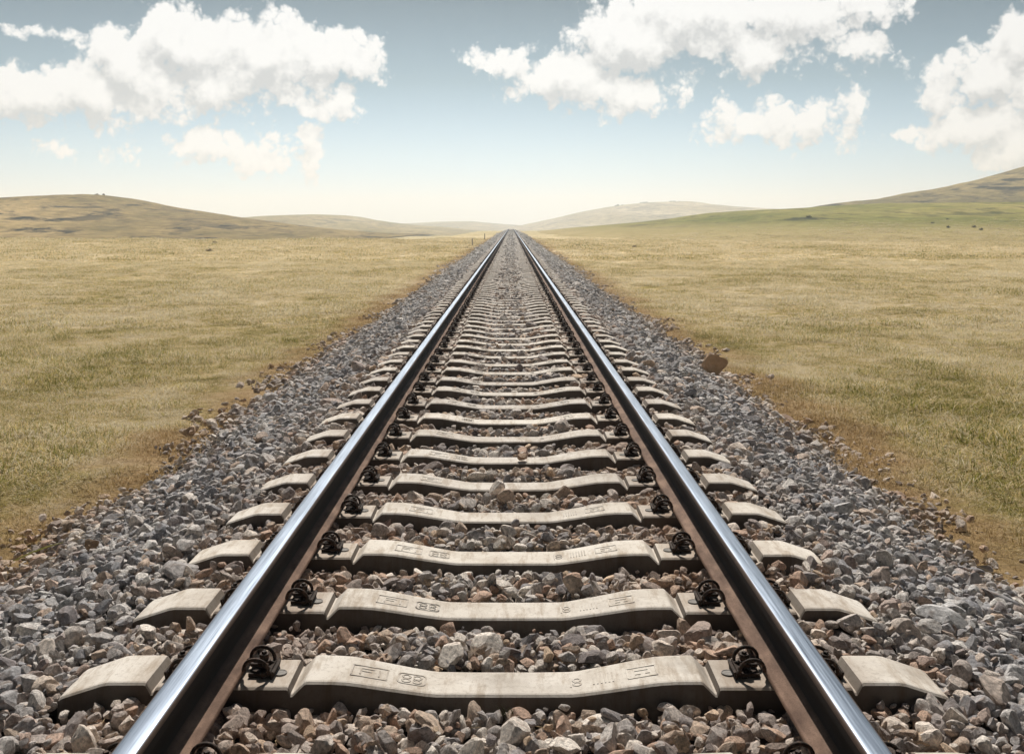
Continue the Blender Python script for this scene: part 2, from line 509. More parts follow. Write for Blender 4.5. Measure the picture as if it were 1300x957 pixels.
HG_ARR = []
hL = build_hill('hill', [(-420, 268), (-250, 258), (-120, 254), (0, 251), (60, 250.5), (105, 248.5), (125, 247.5), (150, 250), (200, 261), (250, 269.5), (300, 277.5), (350, 284), (420, 292), (500, 301)], 300, 150, -2.4, MH_L, 1.6, 'olive brown hill on the left with a rounded top', wav=26)
hL2 = build_hill('hill', [(120, 296), (200, 289), (250, 283), (300, 278.5), (350, 276), (390, 273.5), (410, 272.5), (440, 274), (470, 280), (510, 285.5), (560, 289), (620, 296)], 700, 260, -4.5, MH_L2, 2.2, 'pale low hill behind the olive hill', wav=50)
hL3 = build_hill('hill', [(380, 296), (470, 289), (510, 285), (560, 282.2), (600, 281.2), (640, 285), (690, 288.5), (760, 295)], 1500, 700, -10, MH_L2, 3.0, 'farthest hazy hill behind the end of the track', wav=90)
hT = build_hill('hill', [(590, 298), (630, 292), (655, 288), (680, 283), (710, 276), (740, 269), (775, 262.5), (795, 259.5), (820, 257.3), (868, 256.8), (882, 260), (910, 262.5), (950, 265.5), (1000, 269), (1080, 276), (1200, 287), (1300, 296)], 1100, 500, -7, MH_T, 3.0, 'hazy hill with rocks along its summit', wav=70)
hG = build_hill('hill', [(668, 299), (690, 294.5), (740, 288.5), (800, 284), (850, 278.5), (900, 271), (950, 267.5), (1000, 265.5), (1050, 262.3), (1100, 259.5), (1200, 258), (1300, 258), (1450, 257), (1700, 256)], 260, 60, -1.35, MH_G, 0.9, 'green grassy slope rising right of the track', wav=22, name_arr=HG_ARR)
hB = build_hill('hill', [(900, 292), (960, 280), (1000, 271), (1050, 262), (1100, 254.5), (1150, 246.5), (1200, 238), (1250, 227), (1300, 213.5), (1400, 194), (1550, 178), (1800, 170)], 400, 270, -1.5, MH_B, 2.4, 'brown heather hill rising at the right edge', wav=30)

# ------------------------------------------------------------------ rails
def rail_profile():
    half = [(0.070, -0.160), (0.070, -0.150), (0.066, -0.146), (0.030, -0.134), (0.014, -0.122), (0.0085, -0.100), (0.008, -0.072),
            (0.011, -0.054), (0.020, -0.044), (0.0345, -0.038), (0.035, -0.034), (0.0349, -0.014), (0.0342, -0.0085), (0.0318, -0.0042), (0.0280, -0.0015), (0.0230, -0.0006), (0.0120, -0.0002)]
    pts = [(x, z) for x, z in half] + [(0.0, 0.0)] + [(-x, z) for x, z in reversed(half)]
    return pts


def build_rail(xc, label):
    pts = rail_profile(); n = len(pts)
    ys = np.concatenate([[-1.0, 1.0, 2.0], np.arange(3, 335, 4), np.arange(335, 540, 3)])
    V = []; F = []; mi = []
    for y in ys:
        d = float(drop(y)); V += [(xc + x, y, z + d) for x, z in pts]
    for j in range(len(ys) - 1):
        for i in range(n):
            a = j * n + i; b = j * n + (i + 1) % n
            F.append((a, b, b + n, a + n))
            zz = (pts[i][1] + pts[(i + 1) % n][1]) / 2
            mi.append(1 if zz > -0.020 else 0)
    F.append(tuple(range(n - 1, -1, -1))); mi.append(0)
    F.append(tuple((len(ys) - 1) * n + i for i in range(n))); mi.append(0)
    me = mesh_from('rail', V, F, True)
    o = link('rail', me, [M_RUST, M_POL])
    me.polygons.foreach_set('material_index', mi)
    bm = bmesh.new(); bm.from_mesh(me); bmesh.ops.recalc_face_normals(bm, faces=bm.faces)
    bm.to_mesh(me); bm.free()
    me.set_sharp_from_angle(angle=math.radians(50))
    tag(o, label, 'rail', 'rails of the track')


build_rail(-RAIL_C, 'left steel rail with polished head and rusty foot')
build_rail(RAIL_C, 'right steel rail with polished head and rusty foot')


# ------------------------------------------------------------------ sleepers
ST = [(0.0, -0.203, 0.080), (0.10, -0.203, 0.080), (0.205, -0.202, 0.081), (0.235, -0.199, 0.082), (0.33, -0.184, 0.087), (0.44, -0.165, 0.093), (0.475, -0.160, 0.095), (0.52, -0.157, 0.096),
      (0.592, -0.156, 0.098), (0.598, -0.158, 0.098), (0.634, -0.193, 0.0995), (0.640, -0.193, 0.1), (0.648, -0.174, 0.1), (0.652, -0.172, 0.1), (1.040, -0.172, 0.1), (1.044, -0.174, 0.1),
      (1.052, -0.188, 0.1), (1.058, -0.188, 0.1), (1.074, -0.160, 0.1), (1.080, -0.158, 0.1), (1.185, -0.158, 0.1), (1.205, -0.161, 0.1), (1.325, -0.200, 0.097), (1.338, -0.209, 0.093)]
ZB = -0.40


def sleeper_bm():
    bm = bmesh.new()
    full = [(-x, z, w) for x, z, w in reversed(ST[1:])] + ST
    rings = []
    for x, z, w in full:
        sl = 0.20        # side slope
        c = 0.007        # worn arris
        wb = w + (z - ZB) * sl
        ring = [(x, -wb, ZB), (x, -w - c * 0.6, z - c), (x, -w + c * 0.5, z - 0.0015), (x, -w + c * 1.6, z), (x, w - c * 1.6, z), (x, w - c * 0.5, z - 0.0015), (x, w + c * 0.6, z - c), (x, wb, ZB)]
        rings.append([bm.verts.new(p) for p in ring])
    for a, b in zip(rings[:-1], rings[1:]):
        for i in range(len(a)):
            j = (i + 1) % len(a)
            bm.faces.new((a[i], b[i], b[j], a[j]))
    bm.faces.new(rings[0]); bm.faces.new(list(reversed(rings[-1])))
    bmesh.ops.recalc_face_normals(bm, faces=bm.faces)
    return bm


def tube(bm, path, r, seg=8, mat=0):
    path = [Vector(p) for p in path]
    rings = []
    up = Vector((0, 0, 1))
    prev = None
    for i, p in enumerate(path):
        d = (path[min(i + 1, len(path) - 1)] - path[max(i - 1, 0)]).normalized()
        if prev is None:
            a = d.cross(up)
            if a.length < 0.1:
                a = d.cross(Vector((1, 0, 0)))
            a.normalize()
        else:
            a = (prev - d * prev.dot(d))
            a.normalize()
        prev = a
        b = d.cross(a)
        rr = r[i] if isinstance(r, (list, tuple)) else r
        rings.append([bm.verts.new(p + (a * math.cos(2 * math.pi * k / seg) + b * math.sin(2 * math.pi * k / seg)) * rr) for k in range(seg)])
    for q, w in zip(rings[:-1], rings[1:]):
        for i in range(seg):
            f = bm.faces.new((q[i], q[(i + 1) % seg], w[(i + 1) % seg], w[i])); f.material_index = mat; f.smooth = True
    for rg, fl in ((rings[0], True), (rings[-1], False)):
        f = bm.faces.new(list(reversed(rg)) if fl else rg); f.material_index = mat


def box(bm, c, s, rot=None, mat=0):
    ret = bmesh.ops.create_cube(bm, size=1.0)
    M = Matrix.Translation(c) @ (rot.to_matrix().to_4x4() if rot else Matrix()) @ Matrix.Diagonal((*s, 1))
    bmesh.ops.transform(bm, matrix=M, verts=ret['verts'])
    for v in ret['verts']:
        for f in v.link_faces:
            f.material_index = mat


def cyl(bm, c, r, h, seg=12, mat=0):
    ret = bmesh.ops.create_cone(bm, cap_ends=True, segments=seg, radius1=r, radius2=r, depth=h)
    bmesh.ops.translate(bm, vec=c, verts=ret['verts'])
    for v in ret['verts']:
        for f in v.link_faces:
            f.material_index = mat


def bm_mesh(name, bm, recalc=False):
    if recalc:
        bmesh.ops.recalc_face_normals(bm, faces=bm.faces)
    me = bpy.data.meshes.new(name); bm.to_mesh(me); bm.free(); return me


def clip_paths(side):
    """W-shaped tension clamp; local x runs from the screw towards the rail (times side), z = 0 at the sleeper seat"""
    s = side
    pts = []
    half = []
    # middle loop under the screw washer, down to the shoulder, up over in a high arc, down on the rail foot
    half += [(0.040, 0.000, 0.030), (0.036, 0.011, 0.031), (0.020, 0.018, 0.034), (-0.012, 0.020, 0.034), (-0.036, 0.024, 0.024), (-0.047, 0.036, 0.014)]
    cx, rx = 0.010, 0.048
    for k in range(0, 11):
        a = math.pi - math.pi * k / 10.0
        half.append((cx + rx * math.cos(a) * 0.98, 0.052 + 0.006 * math.sin(a), 0.018 + 0.048 * math.sin(a) ** 0.8 + 0.010 * k / 10.0))
    half.append((0.060, 0.046, 0.028)); half.append((0.064, 0.034, 0.028))
    left = [(x * s, -y, z) for x, y, z in reversed(half[1:])]
    return left + [(x * s, y, z) for x, y, z in half]


def clip_bm(side, seg=8):
    bm = bmesh.new()
    tube(bm, clip_paths(side), 0.0072, seg)
    return bm


def screw_bm():
    bm = bmesh.new()
    cyl(bm, (0, 0, 0.022), 0.011, 0.044, 10)
    cyl(bm, (0, 0, 0.045), 0.025, 0.006, 16)
    cyl(bm, (0, 0, 0.059), 0.019, 0.022, 6)
    cyl(bm, (0, 0, 0.074), 0.010, 0.010, 4)
    return bm


def plate_bm(side):
    bm = bmesh.new()
    # angled guide plate: flat tongue against the foot, raised shoulder away from it
    box(bm, (0.016 * side, 0.004, 0.007), (0.052, 0.100, 0.012))
    box(bm, (-0.028 * side, 0, 0.012), (0.040, 0.112, 0.016), Euler((0, 0.30 * side, 0)))
    box(bm, (-0.052 * side, 0, 0.010), (0.010, 0.118, 0.030), Euler((0, -0.25 * side, 0)))
    return bm


# clip x position: inside and outside of each rail
CLIPS = []
for xr in (-RAIL_C, RAIL_C):
    for sd in (-1, 1):           # sd: side of the rail on which the clip sits (in x)
        CLIPS.append((xr + sd * 0.120, -sd))

SLEEPER = bm_mesh('railway_sleeper', sleeper_bm())
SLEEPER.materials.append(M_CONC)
CLIP_ME = {s: bm_mesh('rail_clip', clip_bm(s)) for s in (-1, 1)}
SCREW_ME = bm_mesh('screw', screw_bm(), True)
PLATE_ME = {s: bm_mesh('guide_plate', plate_bm(s), True) for s in (-1, 1)}
for me in list(CLIP_ME.values()) + [SCREW_ME]:
    me.materials.append(M_CLIP)
for me in PLATE_ME.values():
    me.materials.append(M_PLATE)


def cap_mesh():
    bm = bmesh.new()
    cyl(bm, (0, 0, 0.0015), 0.019, 0.003, 20)
    ret = 0
    n = 24
    for rr, zz in ((0.0195, 0.0045),):
        pts = [(rr * math.cos(2 * math.pi * k / n), rr * math.sin(2 * math.pi * k / n), zz - 0.002) for k in range(n + 1)]
        tube(bm, pts, 0.0022, 6)
    return bm_mesh('bolt_cap', bm, True)


CAP_ME = cap_mesh(); CAP_ME.materials.append(M_CAP)


def glyph_mesh(name, build):
    bm = bmesh.new(); build(bm); me = bm_mesh(name, bm, True); me.materials.append(M_CONC); return me


def bar(bm, x0, y0, x1, y1, w=0.005, h=0.0026):
    L = math.hypot(x1 - x0, y1 - y0)
    box(bm, ((x0 + x1) / 2, (y0 + y1) / 2, 0), (L + w * 0.8, w, h), Euler((0, 0, math.atan2(y1 - y0, x1 - x0))))


def frame_(bm, x0, y0, x1, y1, r=0.0):
    if r == 0:
        bar(bm, x0, y0, x1, y0); bar(bm, x0, y1, x1, y1); bar(bm, x0, y0 + .006, x0, y1 - .006); bar(bm, x1, y0 + .006, x1, y1 - .006)
    else:
        pts = []
        for cx, cy, a0 in ((x1 - r, y1 - r, 0), (x0 + r, y1 - r, 90), (x0 + r, y0 + r, 180), (x1 - r, y0 + r, 270)):
            for k in range(5):
                a = math.radians(a0 + k * 22.5); pts.append((cx + r * math.cos(a), cy + r * math.sin(a)))
        for p, q in zip(pts, pts[1:] + pts[:1]):
            bar(bm, *p, *q)


def ring_digit(bm, cx, cy, three=False):
    for oy in (-0.013, 0.013):
        n = 10; rr = 0.012
        ks = range(-4, 4) if three else range(n)
        for k in ks:
            a0 = 2 * math.pi * k / n; a1 = 2 * math.pi * (k + 1) / n
            bar(bm, cx + rr * math.cos(a0), cy + oy + rr * math.sin(a0), cx + rr * math.cos(a1), cy + oy + rr * math.sin(a1), 0.005)


def mark_a(bm):   # maker's frame with a letter
    frame_(bm, -0.055, -0.036, 0.055, 0.036)
    bar(bm, -0.028, -0.020, -0.028, 0.018); bar(bm, -0.028, 0.018, 0.012, 0.018); bar(bm, -0.022, 0.0, 0.004, 0.0); bar(bm, 0.030, -0.02, 0.030, 0.018)


def mark_b(bm):   # year in a rounded frame
    frame_(bm, -0.042, -0.034, 0.042, 0.034, 0.014)
    ring_digit(bm, -0.017, 0); ring_digit(bm, 0.017, 0, True)


def mark_c(bm):
    frame_(bm, -0.045, -0.034, 0.045, 0.034)
    bar(bm, -0.02, 0.012, 0.018, 0.012); bar(bm, -0.02, -0.012, -0.006, -0.012); bar(bm, 0.012, -0.012, 0.022, -0.012)


def mark_d(bm):
    for k in range(6):
        bar(bm, -0.030 + 0.012 * k, -0.030, -0.030 + 0.012 * k, 0.030, 0.005)


def mark_e(bm):
    ring_digit(bm, 0, 0); bar(bm, -0.02, -0.03, -0.02, 0.03)


MARKS = [(glyph_mesh('embossed_mark', mark_a), -0.415), (glyph_mesh('embossed_mark', mark_b), -0.285), (glyph_mesh('embossed_mark', mark_e), 0.225), (glyph_mesh('embossed_mark', mark_d), 0.305), (glyph_mesh('embossed_mark', mark_c), 0.425)]


def top_z(x):
    return float(np.interp(abs(x), [s[0] for s in ST], [s[1] for s in ST]))


def fine_sleeper():
    root = link('railway_sleeper', SLEEPER)
    for cx, s in CLIPS:
        c = link('rail_clip', CLIP_ME[s], parent=root); c.location = (cx, 0, SEAT + 0.002); c.scale = (0.80, 0.84, 0.82)
        k = link('screw', SCREW_ME, parent=c); k.location = (-0.008 * s, 0, 0.0)
        p = link('guide_plate', PLATE_ME[s], parent=c); p.location = (0, 0, 0.001)
    for sx in (-1, 1):
        c = link('bolt_cap', CAP_ME, parent=root); c.location = (sx * 0.692, -0.006, SEAT)
    for me, x in MARKS:
        z0 = top_z(x - 0.01); z1 = top_z(x + 0.01)
        e = link('embossed_mark', me, parent=root)
        e.location = (x, -0.004, top_z(x) + 0.0002)
        e.rotation_euler = (0, -math.atan2(z1 - z0, 0.02), 0)
    return root


def low_sleeper_mesh():
    bm = sleeper_bm()
    for cx, s in CLIPS:
        box(bm, (cx, 0, SEAT + 0.008), (0.10, 0.11, 0.014), mat=1)
        for y in (-0.05, 0.05):
            pts = [(cx - 0.05 * s, y, SEAT + 0.01), (cx - 0.03 * s, y, SEAT + 0.07), (cx + 0.02 * s, y, SEAT + 0.08), (cx + 0.06 * s, y, SEAT + 0.03)]
            tube(bm, pts, 0.008, 4, 1)
        cyl(bm, (cx, 0, SEAT + 0.045), 0.02, 0.05, 6, 1)
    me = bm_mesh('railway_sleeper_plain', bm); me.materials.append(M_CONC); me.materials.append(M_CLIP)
    return me


LOW = low_sleeper_mesh()
GROUP = 'concrete sleepers of the track'
SLAB = [
    'nearest concrete sleeper, cut off by the bottom edge of the picture',
    'concrete sleeper lowest in the picture with a weed growing before its middle',
    'second whole concrete sleeper from the bottom with clear embossed marks',
    'third whole concrete sleeper from the bottom, behind the one with clear marks',
    'fourth whole concrete sleeper from the bottom, behind the reddish block',
    'fifth whole concrete sleeper from the bottom, just before the one carrying a stone',
    'concrete sleeper with a small brown stone lying on its top',
    'first concrete sleeper behind the one carrying the brown stone',
    'second concrete sleeper behind the one carrying the brown stone',
    'third concrete sleeper behind the one carrying the brown stone',
    'fourth concrete sleeper behind the one carrying the brown stone',
    'fifth concrete sleeper behind the one carrying the brown stone',
]


def sleeper_label(i):
    if i < len(SLAB):
        return SLAB[i]
    return 'concrete sleeper in the receding row well beyond the one carrying a stone'


def copy_tree(o, parent=None):
    c = o.copy(); COL.objects.link(c)
    if parent is not None:
        c.parent = parent
    for ch in list(o.children):
        copy_tree(ch, c)
    return c


proto = fine_sleeper()
proto['category'] = 'sleeper'; proto['group'] = GROUP
SL_Y = []
for i in range(N_SINGLE):
    y = FIRST + i * PITCH + random.uniform(-0.006, 0.006)
    if i < N_PARTS:
        if i == 0:
            o = proto
        else:
            o = copy_tree(proto)
            if 3 < i <= 18:
                for ch in list(o.children):
                    if ch.name.startswith('embossed') and random.random() < 0.35:
                        bpy.data.objects.remove(ch)
            if i > 18:
                for ch in list(o.children):
                    if ch.name.startswith(('embossed', 'bolt')):
                        bpy.data.objects.remove(ch)
    else:
        o = link('railway_sleeper', LOW)
    o.location = (random.uniform(-0.008, 0.008) if i > 3 else 0, y, float(drop(y)) + random.uniform(-0.003, 0.003))
    o.rotation_euler = (0, 0, random.uniform(-0.004, 0.004))
    tag(o, sleeper_label(i), 'sleeper', GROUP)
    SL_Y.append(y)

# the rest of the row, too small to tell apart
bm = bmesh.new()
for i in range(N_SINGLE, N_ALL):
    y = FIRST + i * PITCH; d = float(drop(y))
    box(bm, (0, y, -0.27 + d), (1.2, 0.19, 0.22)); box(bm, (-0.97, y, -0.262 + d), (0.72, 0.2, 0.2)); box(bm, (0.97, y, -0.262 + d), (0.72, 0.2, 0.2))
    for cx, s in CLIPS:
        box(bm, (cx, y, SEAT + 0.035 + d), (0.09, 0.11, 0.07), mat=1)
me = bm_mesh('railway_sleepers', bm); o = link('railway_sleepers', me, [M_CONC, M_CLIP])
tag(o, 'mass of tiny sleepers merging where the track nears the horizon', 'sleepers', None, 'stuff')


# ------------------------------------------------------------------ stones
def rock_mesh(name, seed, squash=(1.0, 0.78, 0.6), planes=13, rough=0.035, sub=3):
    r = random.Random(seed)
    bm = bmesh.new(); bmesh.ops.create_icosphere(bm, subdivisions=sub, radius=1.0)
    ns = []
    for k in range(planes):
        v = Vector((r.gauss(0, 1), r.gauss(0, 1), r.gauss(0, 1))).normalized()
        ns.append((v, r.uniform(0.44, 0.80)))
    off = Vector((r.uniform(0, 50), r.uniform(0, 50), r.uniform(0, 50)))
    from mathutils import noise as mn
    for v in bm.verts:
        p = v.co.copy()
        for _ in range(2):
            for n, d in ns:
                e = p.dot(n) - d
                if e > 0:
                    p -= n * e
        p += v.co.normalized() * (mn.fractal(v.co * 2.1 + off, 1.0, 2.0, 4) * rough)
        v.co = Vector((p.x * squash[0], p.y * squash[1], p.z * squash[2]))
    me = bpy.data.meshes.new(name); bm.to_mesh(me); bm.free()
    me.polygons.foreach_set('use_smooth', [True] * len(me.polygons))
    me.set_sharp_from_angle(angle=math.radians(13))
    return me


def scatter_object(name, pts, rot, scl, idx, sources, mats, label=None):
    """one piece of countless stuff: points carrying rotation, scale and variant, instanced by geometry nodes"""
    src = bpy.data.collections.new(name + '_variants')
    for k, me in enumerate(sources):
        so = bpy.data.objects.new('%s_%02d' % (name, k), me)
        src.objects.link(so)
    me = bpy.data.meshes.new(name)
    n = len(pts)
    me.vertices.add(n); me.vertices.foreach_set('co', np.asarray(pts, np.float32).ravel())
    a = me.attributes.new('rot', 'FLOAT_VECTOR', 'POINT'); a.data.foreach_set('vector', np.asarray(rot, np.float32).ravel())
    a = me.attributes.new('scl', 'FLOAT_VECTOR', 'POINT'); a.data.foreach_set('vector', np.asarray(scl, np.float32).ravel())
    a = me.attributes.new('idx', 'INT', 'POINT'); a.data.foreach_set('value', np.asarray(idx, np.int32))
    o = link(name, me)
    g = bpy.data.node_groups.new(name + '_scatter', 'GeometryNodeTree')
    g.interface.new_socket('Geometry', in_out='INPUT', socket_type='NodeSocketGeometry')
    g.interface.new_socket('Geometry', in_out='OUTPUT', socket_type='NodeSocketGeometry')
    N = g.nodes; L = g.links
    gi = N.new('NodeGroupInput'); go = N.new('NodeGroupOutput')
    ip = N.new('GeometryNodeInstanceOnPoints'); ci = N.new('GeometryNodeCollectionInfo')
    ci.inputs['Collection'].default_value = src; ci.inputs['Separate Children'].default_value = True; ci.inputs['Reset Children'].default_value = True

    def na(nm, dt):
        q = N.new('GeometryNodeInputNamedAttribute'); q.data_type = dt; q.inputs['Name'].default_value = nm; return q.outputs['Attribute']
    e2r = N.new('FunctionNodeEulerToRotation')
    L.new(na('rot', 'FLOAT_VECTOR'), e2r.inputs[0])
    L.new(gi.outputs[0], ip.inputs['Points']); L.new(ci.outputs[0], ip.inputs['Instance'])
    ip.inputs['Pick Instance'].default_value = True
    L.new(na('idx', 'INT'), ip.inputs['Instance Index']); L.new(e2r.outputs[0], ip.inputs['Rotation']); L.new(na('scl', 'FLOAT_VECTOR'), ip.inputs['Scale'])
    L.new(ip.outputs[0], go.inputs[0])
    md = o.modifiers.new('scatter', 'NODES'); md.node_group = g
    tag(o, label=label, kind='stuff')
    return o


ROCKS = []
for k in range(18):
    sq = (1.15, random.uniform(0.66, 0.95), random.uniform(0.46, 0.76))
    me = rock_mesh('ballast_stone', 100 + k, sq, random.choice((9, 11, 13, 16)), 0.035, 3)
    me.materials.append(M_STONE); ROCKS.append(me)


def jgrid(x0, x1, y0, y1, sp, jit=0.5):
    nx = max(1, int((x1 - x0) / sp)); ny = max(1, int((y1 - y0) / sp))
    gx, gy = np.meshgrid(np.arange(nx), np.arange(ny))
    gx = x0 + (gx.ravel() + 0.5 + rng.uniform(-jit, jit, nx * ny)) * sp
    gy = y0 + (gy.ravel() + 0.5 + rng.uniform(-jit, jit, nx * ny)) * sp
    return gx, gy


def sleeper_dy(y):
    k = np.round((y - FIRST) / PITCH)
    return y - (FIRST + np.maximum(k, 0) * PITCH)


def ballast():
    P = []; S = []; 
    # (y0, y1, spacing, size, vertical offset, keep fraction)
    layers = [(0.6, 9, 0.037, 0.025, -0.018, 1.0), (0.6, 9, 0.044, 0.027, 0.004, 0.64), (0.6, 9, 0.080, 0.034, 0.014, 0.34), (0.6, 6, 0.045, 0.013, 0.004, 0.6),
              (9, 22, 0.048, 0.033, -0.010, 1.0), (9, 22, 0.070, 0.037, 0.010, 0.8),
              (22, 60, 0.065, 0.043, 0.0, 1.0), (60, 130, 0.12, 0.07, -0.01, 0.9), (130, 240, 0.26, 0.13, -0.03, 0.9)]
    for (y0, y1, sp, size, dz, keep) in layers:
        x, y = jgrid(-3.3, 3.3, y0, y1, sp)
        ax = np.abs(x)
        m = rng.random(len(x)) < keep
        m &= ax < 0.56 * y + 1.3
        # ragged outer edge
        lim = np.interp(y, [5, 12], [2.62, 2.46]) + 0.6 * NZ(y * 0.8, np.sign(x) * 5.0) + 0.35 * NZ(y * 3.1, np.sign(x) * 3 + 9)
        fade = np.clip((ax - lim + 0.25) / 0.85, 0, 1)
        m &= rng.random(len(x)) > fade ** 0.5
        dy = sleeper_dy(y)
        s = size * np.exp(rng.normal(0, 0.33, len(x)))
        s = np.where(ax < 1.2, s * 0.97, s)
        inside = ax < 1.34
        hw = 0.115 if sp < 0.06 else 0.125
        m &= ~(inside & (np.abs(dy) < hw + 0.35 * s))
        # crib level: stones bank up behind each sleeper and lie lower before it
        t = np.where(dy > 0, dy, PITCH + dy) / PITCH
        crib = np.interp(t, [0.2, 0.3, 0.5, 0.72, 0.85], [0.058, 0.058, 0.052, 0.036, 0.030])
        z = np.maximum(bed_z(x), ground_z(x, y) - drop(y) - 0.005) + drop(y) + dz + np.where(ax < 1.02, crib, np.interp(ax, [1.02, 1.12, 1.5, 1.8], [0.040, 0.046, 0.034, 0.012])) + rng.normal(0, 0.009, len(x))
        z += 0.026 * NZ(x * 3.1, y * 3.1) + 0.02 * sm(1.2, 1.5, ax) * (NZ(x * 1.1, y * 1.1) * 2)
        # keep clear of the rail foot
        rd = np.abs(ax - RAIL_C)
        z = np.where(rd < 0.1, np.minimum(z, -0.170 - 0.55 * s - 0.02 + drop(y)), z)
        P.append(np.stack([x, y, z], 1)[m]); S.append(s[m])
    P = np.concatenate(P); s = np.concatenate(S); n = len(P)
    rot = np.stack([rng.normal(0, 0.45, n), rng.normal(0, 0.45, n), rng.uniform(0, 6.283, n)], 1)
    flip = rng.random(n) < 0.25
    rot[flip, 0] += rng.uniform(0.6, 1.6, flip.sum())
    scl = s[:, None] * rng.uniform(0.82, 1.2, (n, 3))
    idx = rng.integers(0, len(ROCKS), n)
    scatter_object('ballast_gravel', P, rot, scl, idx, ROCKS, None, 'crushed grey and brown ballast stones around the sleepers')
    print('ballast', n)


ballast()


# ------------------------------------------------------------------ grass
def blade(V, F, tint, along, x, y, ang, length, width, lean, curl, tv, seg=3):
    base = len(V)
    dx, dy = math.cos(ang), math.sin(ang)
    px, py = -dy, dx
    h = 0.0; r = 0.0
    a = lean
    for k in range(seg + 1):
        w = width * (1 - (k / seg) ** 1.6 * 0.85)
        cx, cy = x + dx * r, y + dy * r
        V.append((cx - px * w / 2, cy - py * w / 2, h)); V.append((cx + px * w / 2, cy + py * w / 2, h))
        tint += [tv, tv]; along += [k / seg, k / seg]
        st = length / seg
        h += st * math.cos(a); r += st * math.sin(a); a = min(a + curl, 1.75)
        h = max(h, 0.003)
    for k in range(seg):
        i = base + 2 * k
        F.append((i, i + 1, i + 3, i + 2))


def clump_mesh(seed, n, spread, hmin, hmax, wmin, wmax, lying):
    r = random.Random(seed)
    V, F, T, A = [], [], [], []
    for _ in range(n):
        rr = spread * math.sqrt(r.random()); th = r.uniform(0, 6.283)
        L = r.uniform(hmin, hmax)
        if r.random() < lying:
            lean = r.uniform(1.0, 1.5); L *= r.choice((1.2, 1.5, 2.2)); tv = r.uniform(0.55, 1.2)
        else:
            lean = r.uniform(0.2, 1.1); tv = r.uniform(-0.2, 0.65)
        blade(V, F, T, A, rr * math.cos(th), rr * math.sin(th), r.uniform(0, 6.283), L, r.uniform(wmin, wmax), lean, r.uniform(0.05, 0.4), tv)
    me = mesh_from('turf', V, F)
    a = me.attributes.new('tint', 'FLOAT', 'POINT'); a.data.foreach_set('value', T)
    a = me.attributes.new('along', 'FLOAT', 'POINT'); a.data.foreach_set('value', A)
    me.materials.append(M_BLADE)
    return me


NEAR = [clump_mesh(300 + k, 44, 0.09, 0.025, 0.085, 0.0028, 0.0055, 0.68) for k in range(6)]
MIDC = [clump_mesh(340 + k, 90, 0.20, 0.03, 0.085, 0.005, 0.010, 0.68) for k in range(5)]
FARC = [clump_mesh(380 + k, 150, 0.62, 0.05, 0.10, 0.016, 0.028, 0.65) for k in range(4)]


def grass():
    P = []; S = []; I = []
    rows = [(4.0, 19, 0.075, 0, 6, 1.0), (19, 55, 0.19, 6, 5, 1.0), (55, 165, 0.62, 11, 4, 1.0)]
    for (y0, y1, sp, i0, ni, base) in rows:
        for side in (-1, 1):
            for ys in np.arange(y0, y1, 3.0 if y1 < 30 else 9.0):
                ye = min(ys + (3.0 if y1 < 30 else 9.0), y1)
                xm = 0.53 * ye + 1.8
                x, y = jgrid(2.35, xm, ys, ye, sp)
                ax = x; x = x * side
                lim = np.interp(y, [5, 12], [2.62, 2.46]) + 0.6 * NZ(y * 0.8, side * 5.0) + 0.35 * NZ(y * 3.1, side * 3 + 9)
                dens = np.clip((ax - lim + 0.30) / 0.65, 0, 1)
                dens = 0.12 * (ax > lim - 0.45) + dens * (0.80 + 0.7 * NZ(x * 0.5, y * 0.5) + 0.9 * NZ(x * 2.0, y * 2.0))
                rim = (side < 0) * sm(95, 108, y) * (1 - sm(118, 122, y))
                dens = np.maximum(dens * (1 - sm(75, 165, y) * 0.97), rim * (0.5 + NZ(x * 0.2, y * 0.2)))
                m = rng.random(len(x)) < dens
                s = base * (0.75 + 0.5 * rng.random(len(x))) * (1 + 0.6 * NZ(x * 0.35, y * 0.35) + 0.8 * NZ(x * 1.6, y * 1.6))
                s *= np.interp(ax - lim, [0, 1.5], [0.7, 1.0]) * (1 + rim * np.maximum(0, 1.2 * NZ(x * 0.25, y * 0.25) + 0.2))
                z = ground_z(x, y) - 0.004
                if y1 > 60:
                    z = np.maximum(z, HG_ARR[0](x, y) - 0.01)
                z = np.maximum(z, np.where(ax < 3.0, bed_z(x) - 0.03 + drop(y), -99))
                P.append(np.stack([x, y, z], 1)[m]); S.append(s[m]); I.append(rng.integers(i0, i0 + ni, m.sum()))
    P = np.concatenate(P); s = np.concatenate(S); I = np.concatenate(I); n = len(P)
    rot = np.stack([rng.normal(0, 0.08, n), rng.normal(0, 0.08, n), rng.uniform(0, 6.283, n)], 1)
    scl = np.stack([s, s, s * rng.uniform(0.8, 1.25, n)], 1)
    scatter_object('grass', P, rot, scl, I, NEAR + MIDC + FARC, None, 'short dry straw and olive grass covering the fields')
    print('grass', n)


grass()

# ------------------------------------------------------------------ single stones one can point at
def px_point(px, row, z):
    d = FPX * (CAMZ - z) / (row - VPY)
    return Vector(((px - VPX) / FPX * d + 0.022, d, z))


def stone_thing(name, x, y, z, size, seed, tint, label, cat, squash=(1, 0.8, 0.62), rz=0.0, rx=0.0, planes=14):
    me = rock_mesh(name, seed, squash, planes, 0.07, 4)
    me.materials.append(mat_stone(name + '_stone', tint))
    o = link(name, me); o.location = (x, y, z); o.scale = (size,) * 3; o.rotation_euler = (rx, 0, rz)
    tag(o, label, cat)
    return o


